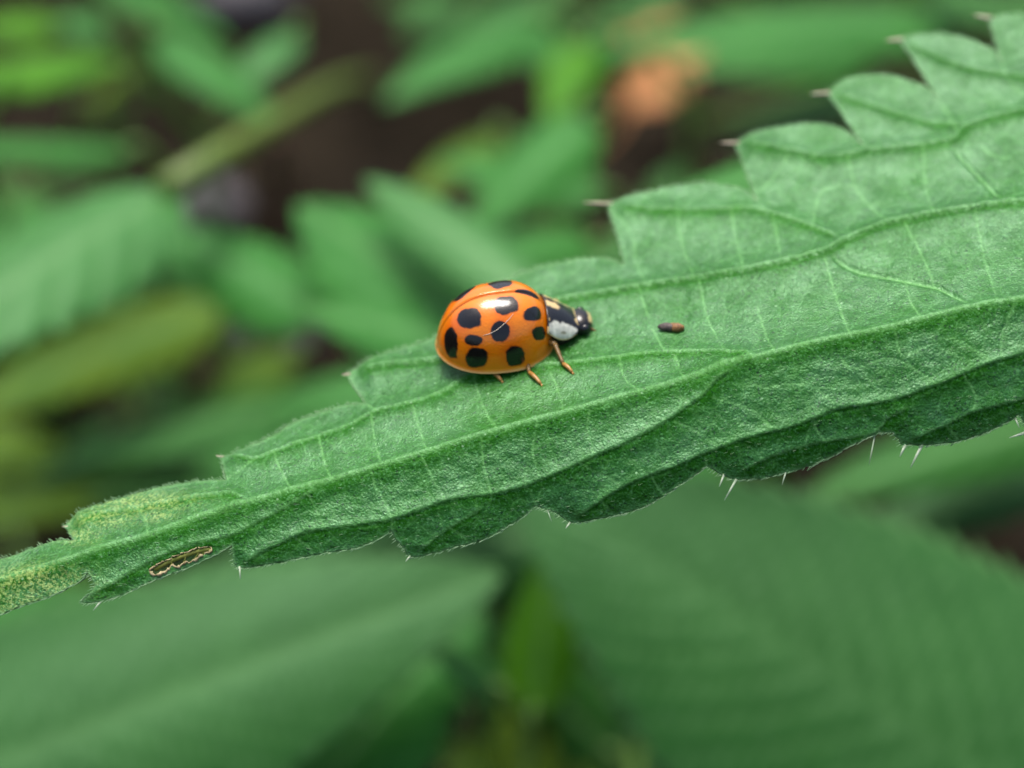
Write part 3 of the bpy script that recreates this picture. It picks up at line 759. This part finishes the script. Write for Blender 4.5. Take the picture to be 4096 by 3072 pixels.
BUG_PX = (1982.0, 1402.0)
HEAD_UP = math.radians(7)
A_, B_, H_, BASE = 0.262, 0.216, 0.275, 0.058
def dome(t, ph):
    """wing case: t from the top (0) to the rim (1), ph from the front (0) round to the rear (pi)"""
    rho = math.sin(t * math.pi / 2) if t < 1 else 1.0
    c_, s_ = math.cos(ph), math.sin(ph)
    e = 2.3
    f = (abs(c_) ** e + abs(s_) ** e) ** (-1 / e)
    x = A_ * rho * c_ * f
    y = B_ * (1 + 0.05 * c_ * rho) * rho * s_ * f
    if c_ < 0: y *= 1 - 0.14 * (c_ * rho) ** 4           # narrowing rear
    if c_ > 0: x *= 1 - 0.05 * s_ ** 2
    z = H_ * (max(0, 1 - rho ** (2.45 + 0.9 * max(0, c_)))) ** 0.52 * (1 + 0.03 * c_ * rho)
    if t > 0.965:                                        # turned-out rim
        kx = (t - 0.965) / 0.035; x *= 1 + 0.03 * kx; y *= 1 + 0.03 * kx; z = max(z * (1 - kx), 0) + 0.004 * (1 - kx)
    z -= 0.010 * math.exp(-(y / 0.006) ** 2)
    return x, y, z
def bug():
    P, n, e1 = surf(*BUG_PX)
    P, n, e1 = P[0], n[0], e1[0]
    n = n + CR * 0.21; n /= np.linalg.norm(n)                 # leaning on the pleat it climbs over
    fwd = CR * math.cos(HEAD_UP) + CU * math.sin(HEAD_UP); fwd = fwd - CF * ((fwd @ n) / (CF @ n)); fwd /= np.linalg.norm(fwd)
    left = np.cross(n, fwd)
    Mx = Matrix(((fwd[0], left[0], n[0], P[0]), (fwd[1], left[1], n[1], P[1]), (fwd[2], left[2], n[2], P[2]), (0, 0, 0, 1)))
    R3 = np.stack([fwd, left, n], 1)
    loc = lambda p: R3.T @ (np.asarray(p) - P)
    rt = empty('ladybird'); rt.matrix_world = Mx
    tag(rt, 'glossy orange ladybird with black spots walking on the sharp nettle leaf', 'ladybird')
    def add(name, V, F, mat, attrs=None, par=None): return mesh_obj(name, V, F, mat, par or rt, loc='local', attrs=attrs)
    SP = SPOTS
    mat_e = vcol_mat('elytron_gloss', 0.35, 0.95, 0.004, 0.07)
    for sgn, nm in ((-1, 'right'), (1, 'left')):
        nu, nvv = 150, 90
        V = []; C = []
        for j in range(nvv + 1):
            t = j / nvv
            for i in range(nu + 1):
                ph = math.pi * i / nu
                x, y, z = dome(t, ph)
                V.append((x, sgn * (y + 0.0006), BASE + z))
        V = np.array(V)
        D = np.stack([V[:, 0] / A_, V[:, 1] / B_, (V[:, 2] - BASE) / H_], 1); D /= np.linalg.norm(D, axis=1)[:, None]
        nz = np.array([noise.noise(tuple(p * 26)) for p in V]); nz2 = np.array([noise.noise(tuple(p * 9 + 5)) for p in V]); nz3 = np.array([noise.noise(tuple(p * 70)) for p in V])
        mask = np.zeros(len(V)); halo = np.zeros(len(V))
        Dm = D * np.array([1, -sgn, 1.0])                      # both wing cases carry the same pattern, mirrored
        for (cx, cy, cz, m1, m2, m3, m4) in SP:
            c = np.array([cx, cy, cz]); c = c / np.linalg.norm(c)
            tx = np.array([1.0, 0, 0]) - c * c[0]; tx /= np.linalg.norm(tx); ty = np.cross(c, tx)
            u, w_ = Dm @ tx, Dm @ ty
            uu, ww = m1 * u + m2 * w_, m3 * u + m4 * w_
            d = (abs(uu) ** 2.4 + abs(ww) ** 2.4) ** (1 / 2.4)
            d = np.where(Dm @ c > 0.2, d, 9)
            d = d + nz * 0.16 + nz3 * 0.06
            mask = np.maximum(mask, 1 - sstep(0.93, 1.05, d)); halo = np.maximum(halo, np.exp(-np.maximum(d - 1, 0) / 0.35))
        orange = np.array([0.68, 0.180, 0.001]); red = np.array([0.55, 0.075, 0.001]); pale = np.array([0.62, 0.27, 0.012])
        k = np.clip(0.40 * halo + nz2 * 0.55 + 0.05, 0, 1)[:, None]
        Cc = orange * (1 - k) + red * k
        zz = np.clip((V[:, 2] - BASE) / H_, 0, 1)
        pm = (np.clip((0.16 - zz) / 0.16, 0, 1) ** 1.5 * (0.55 + 0.5 * nz))[:, None]; pm = np.clip(pm, 0, 1)
        Cc = Cc * (1 - pm) + pale * pm
        Cc = Cc * (1 - mask[:, None]) + np.array([0.003, 0.0025, 0.003]) * mask[:, None]
        sm = np.exp(-(V[:, 1] / 0.0035) ** 2)[:, None] * 0.75
        Cc = Cc * (1 - sm) + np.array([0.10, 0.03, 0.004]) * sm
        rim = sstep(0.972, 0.985, np.repeat(np.arange(nvv + 1) / nvv, nu + 1))[:, None] * 0.8
        Cc = Cc * (1 - rim) + np.array([0.62, 0.38, 0.14]) * rim
        F = []
        for j in range(nvv):
            for i in range(nu):
                a = j * (nu + 1) + i; q = (a, a + nu + 1, a + nu + 2, a + 1)
                F.append(q if sgn > 0 else q[::-1])
        o = add('elytron', V, F, mat_e, {'col': Cc})
        so = o.modifiers.new('thickness', 'SOLIDIFY'); so.thickness = 0.006; so.offset = -1
    # body underneath
    dark = mat_simple('body_dark', (0.012, 0.008, 0.006), (0.03, 0.018, 0.010), 40, 0.4)
    V, F = ellipsoid((0.0, 0, BASE + 0.002), (A_ * 0.93, B_ * 0.88, 0.050), 32, 14)
    V2, F2 = ellipsoid((0.268, 0, 0.100), (0.110, 0.100, 0.092), 24, 12)
    a, f = merge([(V, F), (V2, F2)]); add('body', a, f, dark)
    # pronotum: cream shield with a black mark and white side patches
    ns, ntt = 72, 40; V = []; C = []
    for j in range(ntt + 1):
        t = j / ntt
        for i in range(ns + 1):
            s = -1 + 2 * i / ns
            hw = 0.134 * (1 - 0.30 * t ** 1.8)
            ang = s * math.radians(74)
            y = hw * math.sin(ang) / math.sin(math.radians(74))
            x = 0.228 + 0.150 * t * (1 - 0.16 * s * s) - 0.012 * s * s * (1 - t)
            ztop = 0.245 - 0.100 * t ** 1.3; zs = 0.180 - 0.062 * t - 0.03 * math.sin(math.pi * t)
            z = zs + (ztop - zs) * (math.cos(ang) - math.cos(math.radians(74))) / (1 - math.cos(math.radians(74)))
            edge = max(0, abs(s) - 0.9) / 0.1; z -= 0.0 * edge
            V.append((x, y, z))
            # colours
            n_ = noise.noise((x * 40, y * 40, 1.0)) * 0.07
            cream = np.array([0.52, 0.38, 0.17]); white = np.array([0.50, 0.50, 0.43]) * (1 + 2.2 * noise.noise((x * 70, y * 70, 8.0)) * 0.22); blk = np.array([0.006, 0.006, 0.008])
            cc = cream.copy()
            q = abs(s) + n_
            # oval pale side patch
            dside = math.hypot((q - 0.76) / 0.27, (t - 0.46) / 0.50) if s < 0 else math.hypot((q - 0.60) / 0.36, (t - 0.40) / 0.52)
            central = q < 0.46 and not (t < 0.40 + n_ and q < 0.10) and t < 0.90 + n_
            if s > 0:                                    # far side shows cream with a dark streak
                kk = 0.0
            band = (0.42 < q < 0.58 and t > 0.05)
            if central or band: cc = blk
            if dside < 1 + n_: cc = white if s < 0 else cream
            if dside >= 1 + n_ and q > 0.56: cc = blk if t > 0.75 or s > 0 or t < 0.2 else cream
            if math.hypot((abs(s) - 0.78) / 0.05, (t - 0.5) / 0.09) < 1: cc = np.array([0.22, 0.20, 0.15])
            if t > 0.93 and q < 0.5: cc = cream * 0.8
            if t < 0.05: cc = blk if q < 0.75 else cream
            if abs(s) > 0.965: cc = cream
            C.append(cc)
    F = []
    for j in range(ntt):
        for i in range(ns):
            a = j * (ns + 1) + i; F.append((a, a + ns + 1, a + ns + 2, a + 1))
    C = np.array(C).reshape(ntt + 1, ns + 1, 3)
    C[1:-1, 1:-1] = (C[1:-1, 1:-1] * 2 + C[:-2, 1:-1] + C[2:, 1:-1] + C[1:-1, :-2] + C[1:-1, 2:]) / 6
    o = add('pronotum', V, F, vcol_mat('pronotum_gloss', 0.3, 0.8, 0.004), {'col': C.reshape(-1, 3)})
    so = o.modifiers.new('thickness', 'SOLIDIFY'); so.thickness = 0.008; so.offset = -1
    # head
    HX, HZ = 0.385, 0.112
    V, F = ellipsoid((HX, 0, HZ), (0.058, 0.074, 0.046), 40, 24)
    C = []
    for p in V:
        cc = np.array([0.008, 0.007, 0.008])
        if p[0] > HX + 0.036 and abs(p[1]) < 0.040 and p[2] > HZ: cc = np.array([0.45, 0.36, 0.16])
        if p[0] > HX + 0.03 and p[2] < HZ - 0.015: cc = np.array([0.30, 0.17, 0.06])
        C.append(cc)
    hd = add('head', V, F, vcol_mat('head_gloss', 0.3, 0.7, 0.001), {'col': np.array(C)})
    EYE = mat_simple('eye_black', (0.004, 0.004, 0.005), (0.008, 0.008, 0.010), 50, 0.12)
    for s in (-1, 1):
        V, F = ellipsoid((HX + 0.012, s * 0.062, HZ + 0.004), (0.024, 0.019, 0.024), 20, 12); add('eye', V, F, EYE, par=hd)
    LEG = mat_simple('leg_amber', (0.11, 0.065, 0.015), (0.20, 0.12, 0.035), 50, 0.35, trans=0.15)
    FOOT = mat_simple('foot_orange', (0.27, 0.12, 0.014), (0.40, 0.22, 0.06), 50, 0.35)
    for s in (-1, 1):
        pts = curve_pts([(HX + 0.042, s * 0.046, HZ - 0.008), (HX + 0.066, s * 0.064, HZ - 0.02), (HX + 0.085, s * 0.070, HZ - 0.045), (HX + 0.105, s * 0.080, HZ - 0.062)], 10)
        a, f = tube(pts, [0.006, 0.005, 0.0045, 0.004, 0.004, 0.004, 0.0045, 0.006, 0.008, 0.005], 8); add('antenna', a, f, LEG, par=hd)
        pts = curve_pts([(HX + 0.046, s * 0.022, HZ - 0.024), (HX + 0.060, s * 0.030, HZ - 0.045), (HX + 0.066, s * 0.033, HZ - 0.066)], 6)
        a, f = tube(pts, [0.006, 0.006, 0.006, 0.007, 0.009, 0.006], 8); add('palp', a, f, LEG, par=hd)
    # legs: hip and knee in body axes, ankle and toe on the leaf
    def leg(hip, knee, ank, toe):
        pa = loc(near_surface(*ank, 0.014)[0][0]); pt = loc(near_surface(*toe, 0.006)[0][0])
        hip, knee = np.array(hip), np.array(knee)
        a1 = tube(curve_pts([hip, hip * 0.5 + knee * 0.5 + np.array([0, 0, 0.006]), knee], 8), [0.013, 0.017, 0.018, 0.018, 0.017, 0.015, 0.013, 0.011], 10)
        a2 = tube(curve_pts([knee, knee * 0.5 + pa * 0.5, pa], 8), [0.011, 0.011, 0.010, 0.010, 0.0095, 0.009, 0.009, 0.008], 10)
        a, f = merge([a1, a2]); lg = add('leg', a, f, LEG)
        mid = pa * 0.45 + pt * 0.55 + np.array([0, 0, 0.006])
        a, f = tube([pa, pa * 0.7 + mid * 0.3, mid, mid * 0.4 + pt * 0.6, pt], [0.008, 0.010, 0.0095, 0.008, 0.006], 8); add('foot', a, f, FOOT, par=lg)
        for q in (-1, 1):
            e = pt + (pt - pa) / np.linalg.norm(pt - pa) * 0.014 + np.array([0.004 * q, 0.003 * q, -0.004])
            a, f = tube([pt, e], [0.004, 0.0012], 6); add('claw', a, f, FOOT, par=lg)
    leg((0.22, -0.08, 0.080), (0.245, -0.150, 0.125), (2258, 1474), (2292, 1500))
    leg((0.08, -0.12, 0.050), (0.115, -0.188, 0.070), (2122, 1508), (2166, 1545))
    leg((-0.06, -0.12, 0.045), (-0.02, -0.192, 0.048), (1980, 1512), (2010, 1536))
    leg((0.19, 0.09, 0.060), (0.225, 0.140, 0.07), (2240, 1240), (2215, 1228))
    leg((0.08, 0.12, 0.050), (0.120, 0.235, 0.065), (2120, 1205), (2140, 1195))
    leg((-0.06, 0.12, 0.045), (-0.07, 0.235, 0.055), (1930, 1240), (1905, 1235))
    # a pale thread lying over the wing case
    pts = np.array([(-0.0753, -0.1607, 0.2358), (-0.056, -0.1626, 0.2402), (-0.0368, -0.1622, 0.2458), (-0.0167, -0.159, 0.2539), (0.0046, -0.1527, 0.2647), (0.0245, -0.145, 0.2771), (0.0468, -0.1337, 0.2901), (0.0673, -0.1178, 0.3024)])
    a, f = tube(list(pts + np.array([0, -0.0012, 0.0015])), [0.0006, 0.0010, 0.0013, 0.0012, 0.0013, 0.0012, 0.0009, 0.0006], 6)
    add('scratch_thread', a, f, mat_simple('thread_pale', (0.55, 0.45, 0.33), (0.7, 0.6, 0.5), 40, 0.4))
    return rt, R3, P
# direction of each spot on the dome and its 2x2 stretch (along, across)
SPOTS = [
    (0.54, 0.0, 0.84, 4.5, 0.0, 0.0, -11.5),
    (-0.804, -0.461, 0.376, 5.49, -0.08, -0.26, -3.74),
    (-0.464, -0.389, 0.796, 4.44, -0.62, -2.0, -4.86),
    (-0.436, -0.714, 0.547, 5.98, -1.66, -2.75, -10.35),
    (0.145, -0.331, 0.932, 4.95, -0.74, -0.89, -4.84),
    (0.003, -0.736, 0.677, 6.72, -0.76, -0.86, -5.86),
    (0.548, -0.432, 0.716, 5.13, 0.61, 2.75, -8.2),
    (0.636, -0.617, 0.463, 6.29, -0.3, -0.31, -8.52),
    (-0.424, -0.864, 0.274, 5.34, -0.33, 0.03, -5.47),
    (0.213, -0.94, 0.267, 6.09, -0.24, -0.91, -5.34),
]
BUG = bug()

# ------------------------------------------------------------------ pellet on the leaf
def pellet():
    P, n = near_surface(2688, 1322); P, n = P[0], n[0]; _, _, e1 = surf(2688, 1322); e1 = e1[0]
    side = np.cross(n, e1); ax = e1 * 0.995 - side * 0.06; ax /= np.linalg.norm(ax); side = np.cross(n, ax)
    rt = root('droppings_pellet', P)
    tag(rt, 'tiny two-toned brown pellet lying alone on the sharp leaf', 'pellet')
    for x0, rx, ry, rz, mt, nm in [(-0.012, 0.050, 0.020, 0.019, mat_simple('pellet_dark', (0.02, 0.014, 0.012), (0.10, 0.075, 0.065), 120, 0.6, bump=0.004), 'dark_end'),
                                   (0.024, 0.036, 0.0205, 0.0205, mat_simple('pellet_tan', (0.12, 0.050, 0.012), (0.27, 0.13, 0.040), 120, 0.5, bump=0.004), 'tan_end')]:
        V, F = ellipsoid((0, 0, 0), (rx, ry, rz), 28, 18)
        W = []
        for p in V:
            k = 1 + 0.16 * noise.noise(tuple(p * 45 + x0 * 100))
            W.append(P + ax * (x0 + p[0] * k) + side * p[1] * k + n * (0.014 + p[2] * k))
        mesh_obj(nm, W, F, mt, rt)
pellet()

# ------------------------------------------------------------------ litter on the soil
def litter():
    g = ground_v(1420, 262)
    rt = root('dead_leaf', g)
    tag(rt, 'blurred curled orange-brown dead leaf lying on the soil', 'dead leaf')
    m = mat_simple('dead_leaf_skin', (0.50, 0.20, 0.06), (0.62, 0.30, 0.11), 3, 0.6, bump=0.02, trans=0.2)
    a, f, _ = blade(g + np.array([-0.45, -0.45, 0.5]), g + np.array([0.55, 0.65, 1.2]), 0.55, up=(0, -0.5, 1), droop=0.35, fold=0.7, teeth=4, nu=60)
    solid(mesh_obj('leaf_blade', a, f, m, rt), 0.02)
    a, f = tube(curve_pts([g + np.array([-0.43, -0.43, 0.5]), g + np.array([-0.55, -0.6, 0.3]), g + np.array([-0.8, -0.7, 0.05])], 8), np.linspace(0.03, 0.02, 8), 6)
    mesh_obj('leaf_stalk', a, f, m, rt)
    # red-brown stalk
    g = ground_v(600, 460); top = v(585, 300, 19.5)
    a, f = tube(curve_pts([g - np.array([0, 0, 0.3]), g * 0.5 + top * 0.5 + np.array([0.05, 0, 0]), top], 12), np.linspace(0.16, 0.12, 12), 8)
    o = mesh_obj('dead_stalk', a, f, STALK_RED); tag(o, 'blurred red-brown dead stalk standing before the bare brown soil', 'stalk')
    ST = mat_simple('pebble_grey', (0.03, 0.028, 0.031), (0.07, 0.063, 0.07), 2, 0.7, bump=0.03)
    for (x, y, r, lab) in [(445, 470, 0.55, 'blurred grey pebble under the long pale leaf, beside the red-brown stalk'), (590, 735, 0.50, 'blurred dark grey pebble in the shaded gap behind the sharp leaf'),
                           (530, 20, 0.7, 'blurred brown-grey stone on bare soil among the uppermost bright green leaves')]:
        g = ground_v(x, y); V, F = ellipsoid((0, 0, 0), (r, r * 0.8, r * 0.55), 24, 14)
        V = np.array([p * (1 + 0.22 * noise.noise(tuple(p * 1.7 + x))) for p in V]) + g + np.array([0, 0, r * 0.3])
        o = mesh_obj('pebble', V, F, ST); tag(o, lab, 'pebble', 'pebbles on the soil')
litter()

# tidy helper properties
for o in bpy.data.objects:
    if '_o' in o: del o['_o']
